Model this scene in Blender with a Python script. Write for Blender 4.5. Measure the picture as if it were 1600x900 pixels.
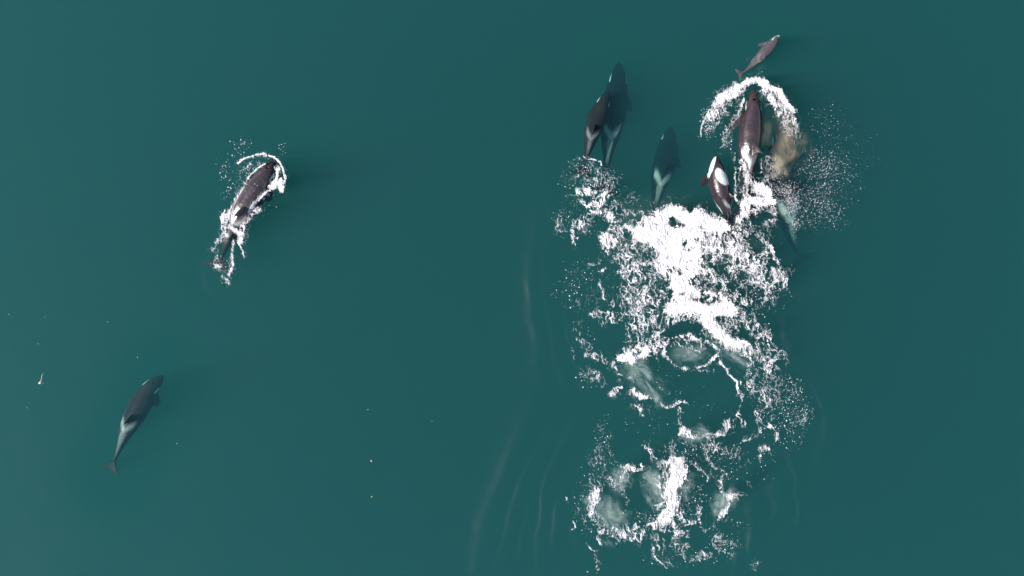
import bpy, math
import numpy as np
from mathutils import Vector
from mathutils.bvhtree import BVHTree

for o in list(bpy.data.objects):
    bpy.data.objects.remove(o, do_unlink=True)

# ------------------------------------------------------------------ camera, sky, sun, exposure
PXM = 30.0                       # pixels of the 1600 px photograph per metre at the sea surface
FOV = math.radians(60)
WID = 1600 / PXM
HGT = WID / 2 / math.tan(FOV / 2)
scene = bpy.context.scene
cam_data = bpy.data.cameras.new('camera')
cam_data.sensor_width = 36
cam_data.lens = 18 / math.tan(FOV / 2)
cam_data.clip_start = 0.5
cam_data.clip_end = 3000
cam = bpy.data.objects.new('camera', cam_data)
cam.location = (0, 0, HGT)
scene.collection.objects.link(cam)
scene.camera = cam

SUN_EL = math.radians(43)
SUN_AZ = math.radians(198)       # measured from +X anticlockwise: the sun stands to the left, a little low
to_sun = Vector((math.cos(SUN_EL) * math.cos(SUN_AZ), math.cos(SUN_EL) * math.sin(SUN_AZ), math.sin(SUN_EL)))
world = bpy.data.worlds.new('World')
scene.world = world
world.use_nodes = True
wn = world.node_tree
wn.nodes.clear()
sky = wn.nodes.new('ShaderNodeTexSky')
sky.sky_type = 'NISHITA'
sky.sun_disc = False
sky.sun_elevation = SUN_EL
sky.sun_rotation = math.pi / 2 - SUN_AZ
bgn = wn.nodes.new('ShaderNodeBackground')
bgn.inputs['Strength'].default_value = 0.09
wo = wn.nodes.new('ShaderNodeOutputWorld')
wn.links.new(sky.outputs[0], bgn.inputs[0])
wn.links.new(bgn.outputs[0], wo.inputs[0])
sl = bpy.data.lights.new('sun', 'SUN')
sl.energy = 4.7
sl.angle = math.radians(0.55)
sl.color = (1.0, 0.95, 0.9)
sun = bpy.data.objects.new('sun', sl)
sun.rotation_euler = to_sun.to_track_quat('Z', 'Y').to_euler()
scene.collection.objects.link(sun)
vs = scene.view_settings
vs.view_transform = 'Standard'
vs.look = 'None'
vs.exposure = 0.35
vs.gamma = 1.0
vs.use_curve_mapping = False
scene.cycles.volume_bounces = 2
scene.cycles.max_bounces = 8
scene.cycles.transparent_max_bounces = 16
scene.cycles.use_denoising = True

# ------------------------------------------------------------------ helpers
C = scene.collection


def W(px, py, z=0.0):
    """point of the photograph (1600x900) -> world point standing at height z"""
    k = (HGT - z) / HGT
    return np.array([(px - 800) / PXM * k, (450 - py) / PXM * k, z])


def tag(o, label=None, cat=None, group=None, kind=None):
    if label: o['label'] = label
    if cat: o['category'] = cat
    if group: o['group'] = group
    if kind: o['kind'] = kind
    return o


def mesh_np(name, verts, faces, mat=None, smooth=True, parent=None, attrs=None):
    """verts (n,3), faces (m,3|4) numpy -> one linked mesh object"""
    verts = np.asarray(verts, np.float32)
    faces = np.asarray(faces, np.int32)
    me = bpy.data.meshes.new(name)
    k = faces.shape[1]
    me.vertices.add(len(verts))
    me.vertices.foreach_set('co', verts.ravel())
    me.loops.add(faces.size)
    me.loops.foreach_set('vertex_index', faces.ravel())
    me.polygons.add(len(faces))
    me.polygons.foreach_set('loop_start', np.arange(0, faces.size, k, dtype=np.int32))
    me.polygons.foreach_set('loop_total', np.full(len(faces), k, np.int32))
    me.polygons.foreach_set('use_smooth', np.full(len(faces), smooth))
    me.update(calc_edges=True)
    me.validate()
    for an, (typ, arr) in (attrs or {}).items():
        a = me.attributes.new(an, typ, 'POINT')
        a.data.foreach_set('value' if typ == 'FLOAT' else 'color', np.asarray(arr, np.float32).ravel())
    o = bpy.data.objects.new(name, me)
    C.objects.link(o)
    if mat: me.materials.append(mat)
    if parent: o.parent = parent
    return o


def mat_new(name):
    m = bpy.data.materials.new(name)
    m.use_nodes = True
    m.node_tree.nodes.clear()
    return m, m.node_tree.nodes, m.node_tree.links


def principled(name, col, rough=0.5, spec=0.5, bump=None, **kw):
    m, n, l = mat_new(name)
    out = n.new('ShaderNodeOutputMaterial')
    p = n.new('ShaderNodeBsdfPrincipled')
    p.inputs['Base Color'].default_value = (*col, 1)
    p.inputs['Roughness'].default_value = rough
    p.inputs['Specular IOR Level'].default_value = spec
    for k, v in kw.items():
        p.inputs[k].default_value = v
    l.new(p.outputs[0], out.inputs['Surface'])
    if bump:
        t = n.new('ShaderNodeTexNoise'); t.inputs['Scale'].default_value = bump[0]; t.inputs['Detail'].default_value = 4
        g = n.new('ShaderNodeTexCoord'); l.new(g.outputs['Object'], t.inputs['Vector'])
        b = n.new('ShaderNodeBump'); b.inputs['Strength'].default_value = bump[1]; b.inputs['Distance'].default_value = 0.05
        l.new(t.outputs['Fac'], b.inputs['Height']); l.new(b.outputs[0], p.inputs['Normal'])
    return m


# --- numpy noise
rng = np.random.default_rng(7)
_LAT = rng.random((256, 256)).astype(np.float32)
_PTS = rng.random((256, 256, 2)).astype(np.float32)


def vnoise(x, y, s, seed=0):
    x = x / s + seed * 17.31 + 300; y = y / s + seed * 9.17 + 300
    xi = np.floor(x).astype(int); yi = np.floor(y).astype(int)
    fx = x - xi; fy = y - yi
    fx = fx * fx * fx * (fx * (fx * 6 - 15) + 10); fy = fy * fy * fy * (fy * (fy * 6 - 15) + 10)
    a = _LAT[xi & 255, yi & 255]; b = _LAT[(xi + 1) & 255, yi & 255]
    c = _LAT[xi & 255, (yi + 1) & 255]; d = _LAT[(xi + 1) & 255, (yi + 1) & 255]
    return (a * (1 - fx) + b * fx) * (1 - fy) + (c * (1 - fx) + d * fx) * fy


def fbm(x, y, s, octs=4, seed=0):
    r = 0; a = 1; t = 0
    for i in range(octs):
        r = r + a * vnoise(x, y, s / 2 ** i, seed + 3 * i); t += a; a *= 0.5
    return r / t


def worley(x, y, s, seed=0):
    x = x / s + seed * 13.7 + 300; y = y / s + seed * 5.9 + 300
    xi = np.floor(x).astype(int); yi = np.floor(y).astype(int)
    f1 = np.full(x.shape, 9.0); f2 = f1.copy()
    for i in (-1, 0, 1):
        for j in (-1, 0, 1):
            cx = xi + i; cy = yi + j
            p = _PTS[cx & 255, cy & 255]
            d = np.hypot(cx + p[..., 0] - x, cy + p[..., 1] - y)
            m = d < f1
            f2 = np.where(m, f1, np.minimum(f2, d)); f1 = np.where(m, d, f1)
    return f1, f2


def sstep(a, b, x):
    t = np.clip((x - a) / (b - a), 0, 1)
    return t * t * (3 - 2 * t)


# ------------------------------------------------------------------ materials
def volume_mat(name, scat, absorb, aniso=0.0):
    m, n, l = mat_new(name)
    out = n.new('ShaderNodeOutputMaterial')
    s = n.new('ShaderNodeVolumeScatter'); a = n.new('ShaderNodeVolumeAbsorption'); add = n.new('ShaderNodeAddShader')
    ms = max(scat); s.inputs['Color'].default_value = (*[c / ms for c in scat], 1); s.inputs['Density'].default_value = ms
    s.inputs['Anisotropy'].default_value = aniso
    ma = max(absorb) * 1.02       # absorption coefficient = density * (1 - colour)
    a.inputs['Color'].default_value = (*[1 - c / ma for c in absorb], 1); a.inputs['Density'].default_value = ma
    l.new(s.outputs[0], add.inputs[0]); l.new(a.outputs[0], add.inputs[1]); l.new(add.outputs[0], out.inputs['Volume'])
    return m


WATER = volume_mat('sea_water', (0.0228, 0.0650, 0.0850), (0.270, 0.102, 0.133), 0.14)


def foam_mat():
    m, n, l = mat_new('foam_white')
    out = n.new('ShaderNodeOutputMaterial')
    p = n.new('ShaderNodeBsdfPrincipled'); tr = n.new('ShaderNodeBsdfTransparent'); mx = n.new('ShaderNodeMixShader')
    p.inputs['Base Color'].default_value = (.86, .825, .855, 1); p.inputs['Roughness'].default_value = .5; p.inputs['Specular IOR Level'].default_value = .3
    g = n.new('ShaderNodeTexCoord'); t = n.new('ShaderNodeTexNoise'); t.inputs['Scale'].default_value = 16; t.inputs['Detail'].default_value = 4
    l.new(g.outputs['Object'], t.inputs['Vector'])
    b = n.new('ShaderNodeBump'); b.inputs['Strength'].default_value = .4; b.inputs['Distance'].default_value = .04
    l.new(t.outputs['Fac'], b.inputs['Height']); l.new(b.outputs[0], p.inputs['Normal'])
    a = n.new('ShaderNodeAttribute'); a.attribute_name = 'thickness'
    l.new(a.outputs['Fac'], mx.inputs[0]); l.new(tr.outputs[0], mx.inputs[1]); l.new(p.outputs[0], mx.inputs[2])
    l.new(mx.outputs[0], out.inputs['Surface'])
    return m


FOAM = foam_mat()
DROP = principled('spray_white', (0.90, 0.88, 0.90), 0.25, 0.5)
BUBBLE = principled('bubble_white', (0.85, 0.88, 0.82), 0.5, 0.3)


def skin_mat(name):
    m, n, l = mat_new(name)
    out = n.new('ShaderNodeOutputMaterial')
    p = n.new('ShaderNodeBsdfPrincipled')
    a = n.new('ShaderNodeAttribute'); a.attribute_name = 'pigment_and_light'
    g = n.new('ShaderNodeTexCoord')
    t = n.new('ShaderNodeTexNoise'); t.inputs['Scale'].default_value = 2.2; t.inputs['Detail'].default_value = 6
    t.inputs['Roughness'].default_value = 0.65
    l.new(g.outputs['Object'], t.inputs['Vector'])
    r = n.new('ShaderNodeMapRange'); r.inputs[1].default_value = 0.3; r.inputs[2].default_value = 0.7
    r.inputs[3].default_value = 0.75; r.inputs[4].default_value = 1.25
    l.new(t.outputs['Fac'], r.inputs[0])
    mul = n.new('ShaderNodeVectorMath'); mul.operation = 'SCALE'
    l.new(a.outputs['Color'], mul.inputs[0]); l.new(r.outputs[0], mul.inputs['Scale'])
    l.new(mul.outputs[0], p.inputs['Base Color'])
    r2 = n.new('ShaderNodeMapRange'); r2.inputs[1].default_value = 0.3; r2.inputs[2].default_value = 0.7
    r2.inputs[3].default_value = 0.24; r2.inputs[4].default_value = 0.42
    l.new(t.outputs['Fac'], r2.inputs[0]); l.new(r2.outputs[0], p.inputs['Roughness'])
    # below the surface skin and water hardly differ in refractive index: the gloss belongs to the parts above z = 0
    geo = n.new('ShaderNodeNewGeometry'); sep = n.new('ShaderNodeSeparateXYZ'); l.new(geo.outputs['Position'], sep.inputs[0])
    dry = n.new('ShaderNodeMapRange'); dry.inputs[1].default_value = -.03; dry.inputs[2].default_value = .01
    dry.inputs[3].default_value = .03; dry.inputs[4].default_value = .75
    l.new(sep.outputs['Z'], dry.inputs[0]); l.new(dry.outputs[0], p.inputs['Specular IOR Level']); l.new(dry.outputs[0], p.inputs['Coat Weight'])
    p.inputs['Coat Roughness'].default_value = .12
    t2 = n.new('ShaderNodeTexNoise'); t2.inputs['Scale'].default_value = 6; t2.inputs['Detail'].default_value = 3
    l.new(g.outputs['Object'], t2.inputs['Vector'])
    b = n.new('ShaderNodeBump'); b.inputs['Strength'].default_value = 0.35; b.inputs['Distance'].default_value = 0.05
    l.new(t2.outputs['Fac'], b.inputs['Height']); l.new(b.outputs[0], p.inputs['Normal'])
    l.new(p.outputs[0], out.inputs['Surface'])
    return m


SKIN = skin_mat('wet_orca_skin')

# ------------------------------------------------------------------ the sea: a deep body of green water
S = 1500.0
DEEP = -30.0
sv = [(-S, -S, DEEP), (S, -S, DEEP), (S, S, DEEP), (-S, S, DEEP), (-S, -S, 0), (S, -S, 0), (S, S, 0), (-S, S, 0)]
sf = [(0, 3, 2, 1), (4, 5, 6, 7), (0, 1, 5, 4), (1, 2, 6, 5), (2, 3, 7, 6), (3, 0, 4, 7)]
sea = mesh_np('sea_water', sv, sf, WATER, smooth=False)
tag(sea, 'deep calm teal green sea water all around the orcas', kind='structure')
bed_mat = principled('dark_seabed', (0.05, 0.06, 0.05), 0.9, 0.1, bump=(0.5, 0.5))
bed = mesh_np('seabed', [(-S, -S, DEEP - .5), (S, -S, DEEP - .5), (S, S, DEEP - .5), (-S, S, DEEP - .5)], [(0, 1, 2, 3)], bed_mat)
tag(bed, 'dark seabed far below the water', kind='structure')

# ------------------------------------------------------------------ orcas
PS = np.array([0, .008, .025, .05, .09, .14, .20, .28, .36, .44, .52, .60, .68, .76, .84, .90, .95, 1.0])
PW = np.array([.003, .014, .025, .038, .055, .070, .084, .096, .101, .099, .091, .077, .059, .041, .025, .016, .012, .011])
PT = np.array([.003, .015, .026, .039, .056, .071, .083, .093, .098, .097, .091, .080, .065, .049, .034, .025, .018, .008])
PB = np.array([.003, .015, .028, .042, .062, .080, .096, .107, .108, .103, .092, .076, .059, .044, .031, .023, .016, .008])


def smooth_curve(ctrl, n):
    P = np.array(ctrl, float)
    d = np.r_[0, np.cumsum(np.linalg.norm(np.diff(P, axis=0), axis=1))]
    Q = np.vstack([2 * P[0] - P[1], P, 2 * P[-1] - P[-2]])
    out = []
    for i in range(len(P) - 1):
        p0, p1, p2, p3 = Q[i], Q[i + 1], Q[i + 2], Q[i + 3]
        for t in np.linspace(0, 1, 40, endpoint=False):
            out.append(.5 * ((2 * p1) + (-p0 + p2) * t + (2 * p0 - 5 * p1 + 4 * p2 - p3) * t * t + (-p0 + 3 * p1 - 3 * p2 + p3) * t ** 3))
    out.append(P[-1]); out = np.array(out)
    d = np.r_[0, np.cumsum(np.linalg.norm(np.diff(out, axis=0), axis=1))]
    s = np.linspace(0, 1, n) * d[-1]
    return np.stack([np.interp(s, d, out[:, k]) for k in range(3)], 1), d[-1]


def loft_fin(stations):
    """stations: list of (leading point, trailing point, thickness vector) -> closed lens-section fin"""
    V = []; F = []
    prof = [(0, 0), (.06, .55), (.2, .95), (.4, 1), (.65, .72), (.88, .28), (1, 0), (.88, -.28), (.65, -.72), (.4, -1), (.2, -.95), (.06, -.55)]
    k = len(prof)
    for le, te, th in stations:
        for c, h in prof:
            V.append(le + (te - le) * c + th * h)
    for i in range(len(stations) - 1):
        for j in range(k):
            a = i * k + j; b = i * k + (j + 1) % k
            F.append((a, b, b + k, a + k))
    n = len(V)
    V.append(np.mean(V[:k], 0)); V.append(np.mean(V[n - k:n], 0))
    for j in range(k):
        F.append((j, n, (j + 1) % k, j)); F.append((n - k + (j + 1) % k, n + 1, n - k + j, n - k + (j + 1) % k))
    return V, F


def make_orca(name, label, ctrl, group, cat='orca', roll=0.0, roll_tail=None, width=1.0, fin_h=.115, fin_lean=0.0,
              pec=(55, 55), pec_len=.17, fluke=.125, eye=(.145, 66, .042, 8), dark=(.044, .029, .035), saddle=.30, fluke_roll=0.0,
              lower_white=True, voxel=.026, fluke_sweep=.06, snout_glint=0.0, saddle_s=.565, under=False, chin=0.0, saddle_right_shade=1.0, fin_s=.49, saddle_glint_len=.0):
    pts = [W(*c) for c in ctrl]
    N = 90
    P, L = smooth_curve(pts, N)
    s = np.linspace(0, 1, N)
    T = np.gradient(P, axis=0); T /= np.linalg.norm(T, axis=1)[:, None]
    F_ = -T
    R = np.cross(F_, [0, 0, 1.0]); R /= np.linalg.norm(R, axis=1)[:, None]
    U = np.cross(R, F_)
    rt = roll if roll_tail is None else roll_tail
    ang = np.radians(roll + (rt - roll) * sstep(.3, 1, s))[:, None]
    R, U = R * np.cos(ang) - U * np.sin(ang), U * np.cos(ang) + R * np.sin(ang)
    w = np.interp(s, PS, PW) * L * width; ht = np.interp(s, PS, PT) * L * width; hb = np.interp(s, PS, PB) * L * width
    K = 28
    th = np.linspace(0, 2 * math.pi, K, endpoint=False)
    V = []; F = []
    for i in range(N):
        for a in th:
            ca, sa = math.cos(a), math.sin(a)
            V.append(P[i] + R[i] * w[i] * ca + U[i] * (ht[i] if sa > 0 else hb[i]) * sa)
    for i in range(N - 1):
        for j in range(K):
            a = i * K + j; b = i * K + (j + 1) % K
            F.append((a, a + K, b + K, b))
    nv = len(V)
    V.append(P[0] - T[0] * .002 * L); V.append(P[-1] + T[-1] * .002 * L)
    for j in range(K):
        F.append((nv, j, (j + 1) % K, nv)); F.append((nv + 1, (N - 1) * K + (j + 1) % K, (N - 1) * K + j, nv + 1))

    def at(q):
        i = q * (N - 1); a = int(min(i, N - 2)); t = i - a
        mix = lambda A: A[a] * (1 - t) + A[a + 1] * t
        return mix(P), mix(T), mix(R), mix(U), mix(w), mix(ht), mix(hb)

    def add(st):
        b = len(V); v, f = loft_fin(st)
        V.extend(v); F.extend([tuple(x + b for x in q) for q in f])
    # dorsal fin, falcate
    p, t, r, u, ww, hh, _ = at(fin_s)
    u = u * math.cos(math.radians(fin_lean)) + r * math.sin(math.radians(fin_lean))
    rr = np.cross(t, u)
    st = []
    for q, off, ch, tk in ((-.35, -.02, .135, .013), (0, 0, .115, .012), (.25, .018, .088, .010), (.5, .040, .064, .008), (.75, .066, .042, .006), (.92, .088, .024, .0045), (1.0, .102, .010, .003)):
        le = p + u * (hh * .93 + fin_h * L * q) + t * (off - .045) * L
        st.append((le, le + t * ch * L, rr * max(tk * L, .022)))
    add(st)
    # pectoral fins: paddles
    for sd, droop in ((-1, pec[0]), (1, pec[1])):
        p, t, r, u, ww, hh, hb_ = at(.225)
        dr = math.radians(droop)
        out = r * sd * math.cos(dr) - u * math.sin(dr)
        span = out * .80 + t * .60; span /= np.linalg.norm(span)
        ch_d = t * .80 - out * .60; ch_d -= span * ch_d.dot(span); ch_d /= np.linalg.norm(ch_d)
        nn = np.cross(span, ch_d) * sd
        root = p + out * ww * .80 - u * hb_ * .25
        st = []
        for q, off, ch, tk in ((-.2, 0, .065, .014), (.1, 0, .070, .013), (.35, -.008, .090, .011), (.6, -.010, .098, .009), (.8, -.002, .086, .007), (.93, .014, .056, .005), (1.0, .030, .022, .003)):
            le = root + span * pec_len * L * q + ch_d * (off - .035) * L
            st.append((le, le + ch_d * ch * L, nn * max(tk * L, .022)))
        add(st)
    # flukes
    p, t, r, u, *_ = at(.985)
    fr = math.radians(fluke_roll)
    r, u = r * math.cos(fr) + u * math.sin(fr), u * math.cos(fr) - r * math.sin(fr)
    for sd in (-1, 1):
        st = []
        for q, off, ch, tk in ((-.10, -.040, .105, .010), (.12, -.032, .100, .010), (.35, -.008, .082, .008), (.6, .022, .058, .006), (.82, .044, .036, .005), (.95, .060, .018, .004), (1.0, .070, .007, .003)):
            le = p + r * sd * fluke * L * q + t * off * L * (1 + fluke_sweep)
            st.append((le, le + t * ch * L, u * max(tk * L, .022)))
        add(st)
    V = np.array(V)
    faces = [tuple(dict.fromkeys(f)) for f in F]
    me = bpy.data.meshes.new(name + '_rough')
    me.from_pydata(V.tolist(), [], faces)
    import bmesh
    bm = bmesh.new(); bm.from_mesh(me); bmesh.ops.recalc_face_normals(bm, faces=bm.faces); bm.to_mesh(me); bm.free()
    tmp = bpy.data.objects.new(name + '_rough', me); C.objects.link(tmp)
    md = tmp.modifiers.new('r', 'REMESH'); md.mode = 'VOXEL'; md.voxel_size = max(.014, voxel * L / 6)
    sm = tmp.modifiers.new('s', 'SMOOTH'); sm.factor = .5; sm.iterations = 4
    dg = bpy.context.evaluated_depsgraph_get()
    body = bpy.data.meshes.new_from_object(tmp.evaluated_get(dg))
    body.name = name
    bpy.data.objects.remove(tmp, do_unlink=True); bpy.data.meshes.remove(me)
    n = len(body.vertices)
    co = np.empty(n * 3, np.float32); body.vertices.foreach_get('co', co); co = co.reshape(-1, 3).astype(float)
    # body coordinates of every vertex
    Pd, _ = smooth_curve(pts, 240)
    idx = np.empty(n, int)
    for a in range(0, n, 20000):
        idx[a:a + 20000] = np.argmin(((co[a:a + 20000, None, :] - Pd[None]) ** 2).sum(2), 1)
    q = idx / 239.0
    I = lambda A: np.stack([np.interp(q, s, A[:, k]) for k in range(3)], 1)
    dv = co - Pd[idx]; rr_, uu = I(R), I(U)
    x = (dv * rr_).sum(1) / np.interp(q, s, w); z = (dv * uu).sum(1)
    z = z / np.where(z > 0, np.interp(q, s, ht), np.interp(q, s, hb))
    rad = np.hypot(x, z)
    phi = np.degrees(np.arctan2(np.abs(x), z))          # 0 top, 90 flank, 180 belly
    side = np.sign(x)
    on_body = 1 - sstep(1.14, 1.28, rad) * (q < .93)
    nz = fbm(q * L, phi / 60, .35, 3, 5) - .5
    white = np.zeros(n)
    es, ep, els, elp = eye
    e = np.hypot((q - es) / els, ((phi - ep) + (q - es) * 180) / elp)
    white = np.maximum(white, 1 - sstep(.85, 1.1, e))
    if lower_white:
        lim = np.interp(q, [0, .03, .10, .16, .24, .35, .48, .56, .63, .70, .76, 1], [96, 98, 112, 128, 140, 150, 150, 128, 102, 100, 135, 160])
        white = np.maximum(white, sstep(-6, 5, phi - lim + chin * (1 - sstep(.16, .30, q)) + nz * 8) * (q < .8))
    white = np.maximum(white, snout_glint * (1 - sstep(.02, .06, q)))  # bright glint on the snout tip, painted as white skin
    fo = np.clip(phi / 42, 0, 1.4)
    mid = saddle_s + .078 - .085 * fo ** .8
    tk = .020 + .020 * np.clip(fo, 0, 1) + .5 * saddle_glint_len * (1 - np.clip(fo, 0, 1)) * .3
    grey = np.exp(-(np.abs(q - mid + nz * .02) / tk) ** 2.6) * (1 - sstep(44, 62, phi + nz * 22))
    keel_glint = sstep(saddle_s + .06, saddle_s + .10, q) * (1 - sstep(saddle_s + .10 + saddle_glint_len * .6, saddle_s + .22 + saddle_glint_len, q)) * (1 - sstep(8 + saddle_glint_len * 60, 22 + saddle_glint_len * 80, phi + nz * 14))  # sun catching the tail ridge, painted as a grey streak behind the saddle
    grey = np.maximum(grey, keel_glint * .55)
    grey = grey * np.where(side > 0, 1 - (1 - saddle_right_shade) * sstep(0, 14, phi), 1)  # shadow of the dorsal fin painted over the right saddle lobe
    col = np.tile(np.array(dark), (n, 1))
    col = col * (1 + .5 * nz[:, None])
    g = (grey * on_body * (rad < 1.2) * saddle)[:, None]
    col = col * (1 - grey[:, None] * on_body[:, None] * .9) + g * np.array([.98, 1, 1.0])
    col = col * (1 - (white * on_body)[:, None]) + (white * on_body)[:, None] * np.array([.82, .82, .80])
    # blowhole: a small crescent pit on top of the head
    b = np.hypot((q - .098) * L / (.011 * L), (dv * rr_).sum(1) / (.018 * L)) + (z < 0) * 9
    pit = 1 - sstep(.5, 1.1, b)
    col = col * (1 - pit[:, None] * (.6 if under else .95))
    co = co - uu * (pit * .006 * L)[:, None]
    body.vertices.foreach_set('co', co.astype(np.float32).ravel())
    at_ = body.attributes.new('pigment_and_light', 'FLOAT_COLOR', 'POINT')  # natural skin pattern together with the painted glints and fin shade
    at_.data.foreach_set('color', np.c_[col, np.ones(n)].astype(np.float32).ravel())
    body.polygons.foreach_set('use_smooth', np.ones(len(body.polygons), bool))
    body.materials.clear(); body.materials.append(SKIN)
    body.update()
    o = bpy.data.objects.new(name, body); C.objects.link(o)
    tag(o, label, cat, group)
    return o


POD = 'orcas travelling close together'
LONE = 'orcas swimming apart from the pod'
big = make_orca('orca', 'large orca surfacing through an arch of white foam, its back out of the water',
          [(1177, 138, -.35), (1176, 165, -.40), (1172, 210, -.42), (1168, 260, -.40), (1166, 300, -.52), (1164, 330, -.85)], POD,
          pec=(30, 40), fin_lean=13, width=.93, dark=(.052, .034, .037), saddle=.78, saddle_right_shade=.2, saddle_glint_len=.2, fin_h=.125)  # saddle tone also holds painted sun glare, its right lobe painted fin shade
solo = make_orca('orca', 'lone orca surfacing inside its own thin ring of foam, far from the pod',
          [(430, 248, -.40), (418, 268, -.36), (397, 302, -.36), (375, 340, -.42), (357, 376, -.8), (343, 411, -1.25)], LONE,
          pec=(55, 65), fin_lean=5, width=1.0, fluke_roll=-10, dark=(.056, .040, .043), saddle=.36, saddle_glint_len=.05)
make_orca('orca', 'orca gliding whole under the surface with curved tail, near a floating kelp bulb',
          [(256, 587, -1.55), (236, 606, -1.45), (215, 640, -1.35), (197, 675, -1.25), (184, 707, -1.25), (176, 727, -1.25)], LONE,
          pec=(80, 60), fin_lean=4, width=1.06, fluke_roll=25, saddle=.31, under=True, dark=(.042, .039, .048), saddle_glint_len=.17)
make_orca('orca', 'large deep dark orca swimming beneath and ahead of a smaller one',
          [(967, 97, -2.4), (966, 120, -2.35), (962, 155, -2.2), (955, 200, -2.05), (949, 245, -2.0), (944, 290, -2.0)], POD,
          pec=(75, 40), width=1.0, saddle=.40, under=True, dark=(.006, .006, .012), saddle_glint_len=.10)
make_orca('orca', 'smaller slim orca just under the surface, partly covering a bigger deeper one',
          [(951, 143, -.85), (944, 158, -.82), (933, 185, -.78), (924, 212, -.72), (917, 242, -.65), (910, 266, -.6)], POD,
          pec=(50, 50), width=1.08, saddle=.19, fluke=.14, under=True, dark=(.022, .022, .025), saddle_glint_len=.10)
make_orca('orca', 'deep shadowy orca with pale V saddle, its tail meeting the main foam edge',
          [(1048, 197, -3.1), (1046, 215, -2.9), (1040, 250, -2.4), (1031, 285, -2.05), (1023, 325, -1.95), (1019, 352, -1.95)], POD,
          pec=(80, 35), width=1.08, saddle=.40, under=True, dark=(.006, .006, .012), saddle_glint_len=.10)
make_orca('orca_calf', 'small calf rolled on its side showing a big oval white patch beside the large orca',
          [(1119, 244, -.24), (1119, 255, -.28), (1122, 278, -.32), (1129, 310, -.44), (1139, 340, -.7), (1148, 362, -.95)], POD, cat='orca',
          roll=48, roll_tail=20, width=1.18, pec=(35, 60), eye=(.27, 32, .115, 40), saddle=.4, saddle_s=.60, fin_h=.05, chin=34)
make_orca('orca', 'deep orca under mist and spray, only its pale saddle and tail clearly seen',
          [(1219, 190, -3.6), (1220, 215, -3.3), (1222, 260, -2.7), (1226, 315, -1.9), (1236, 365, -2.5), (1248, 405, -4.2)], POD,
          pec=(40, 40), width=.9, saddle=.40, under=True, dark=(.006, .006, .012), saddle_glint_len=.12)
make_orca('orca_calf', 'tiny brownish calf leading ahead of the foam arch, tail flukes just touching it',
          [(1218, 55, -.16), (1212, 62, -.17), (1199, 77, -.17), (1184, 93, -.16), (1168, 108, -.14), (1157, 115, -.12)], POD, cat='orca',
          roll=24, chin=30, width=1.02, dark=(.10, .080, .086), fin_h=.085, pec=(60, 60), saddle=.16, snout_glint=.8, fluke=.13, voxel=.03)

# ------------------------------------------------------------------ foam
VIEW = {'P': (0, 0, 1), 'A': (840, 230, .3), 'B': (840, 450, .3), 'C': (840, 630, .3), 'D': (1060, 120, .2), 'E': (1060, 230, .2),
        'F': (260, 180, .2), 'G': (260, 300, .2), 'H': (860, 180, .2)}


def to_world(v, pts):
    x0, y0, k = VIEW[v]
    return np.array([[(x0 + x * k - 800) / PXM, (450 - y0 - y * k) / PXM] for x, y in pts]), k / PXM


def field(X, Y, strokes, soft=.55, halo=False):
    """coverage 0..1 laid down by brush strokes (view, points, radius, strength); negative strength removes"""
    D = np.zeros_like(X)
    x0, y0 = X[0, 0], Y[0, 0]; dx = X[0, 1] - X[0, 0]
    for v, pts, r, c in strokes:
        Q, k = to_world(v, pts); r = r * k
        lo = Q.min(0) - r * 2.4 - .3; hi = Q.max(0) + r * 2.4 + .3
        j0 = max(0, int((lo[0] - x0) / dx)); j1 = min(X.shape[1], int((hi[0] - x0) / dx) + 2)
        i0 = max(0, int((lo[1] - y0) / dx)); i1 = min(X.shape[0], int((hi[1] - y0) / dx) + 2)
        if j1 <= j0 or i1 <= i0: continue
        xx, yy = X[i0:i1, j0:j1], Y[i0:i1, j0:j1]
        d = np.full(xx.shape, 1e9)
        if len(Q) == 1:
            d = np.hypot(xx - Q[0, 0], yy - Q[0, 1])
        for a, b in zip(Q[:-1], Q[1:]):
            ab = b - a; t = np.clip(((xx - a[0]) * ab[0] + (yy - a[1]) * ab[1]) / max(ab @ ab, 1e-9), 0, 1)
            d = np.minimum(d, np.hypot(xx - a[0] - t * ab[0], yy - a[1] - t * ab[1]))
        if halo:
            d = d + r * (1.1 if r > .12 else .7) * (fbm(xx, yy, .55, 3, 91) - .5) + .10 * min(1, r / .35) * (fbm(xx, yy, .25, 2, 95) - .5)
        m = 1 - sstep(r * (1 - soft), r * (1 + soft), d)
        if c > 0:
            if halo:
                rh = r * 1.7 + .12
                gap = 1 if c > .93 else .62 + .6 * sstep(.3, .62, fbm(xx, yy, .7, 3, 99))
                m = np.maximum(m * np.minimum(gap, 1.08), (1 - sstep(.2 * rh, rh * 1.25, d)) * .27)
            D[i0:i1, j0:j1] = np.maximum(D[i0:i1, j0:j1], np.minimum(m * c, 1))
        else: D[i0:i1, j0:j1] *= 1 + m * c
    return D


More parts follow.
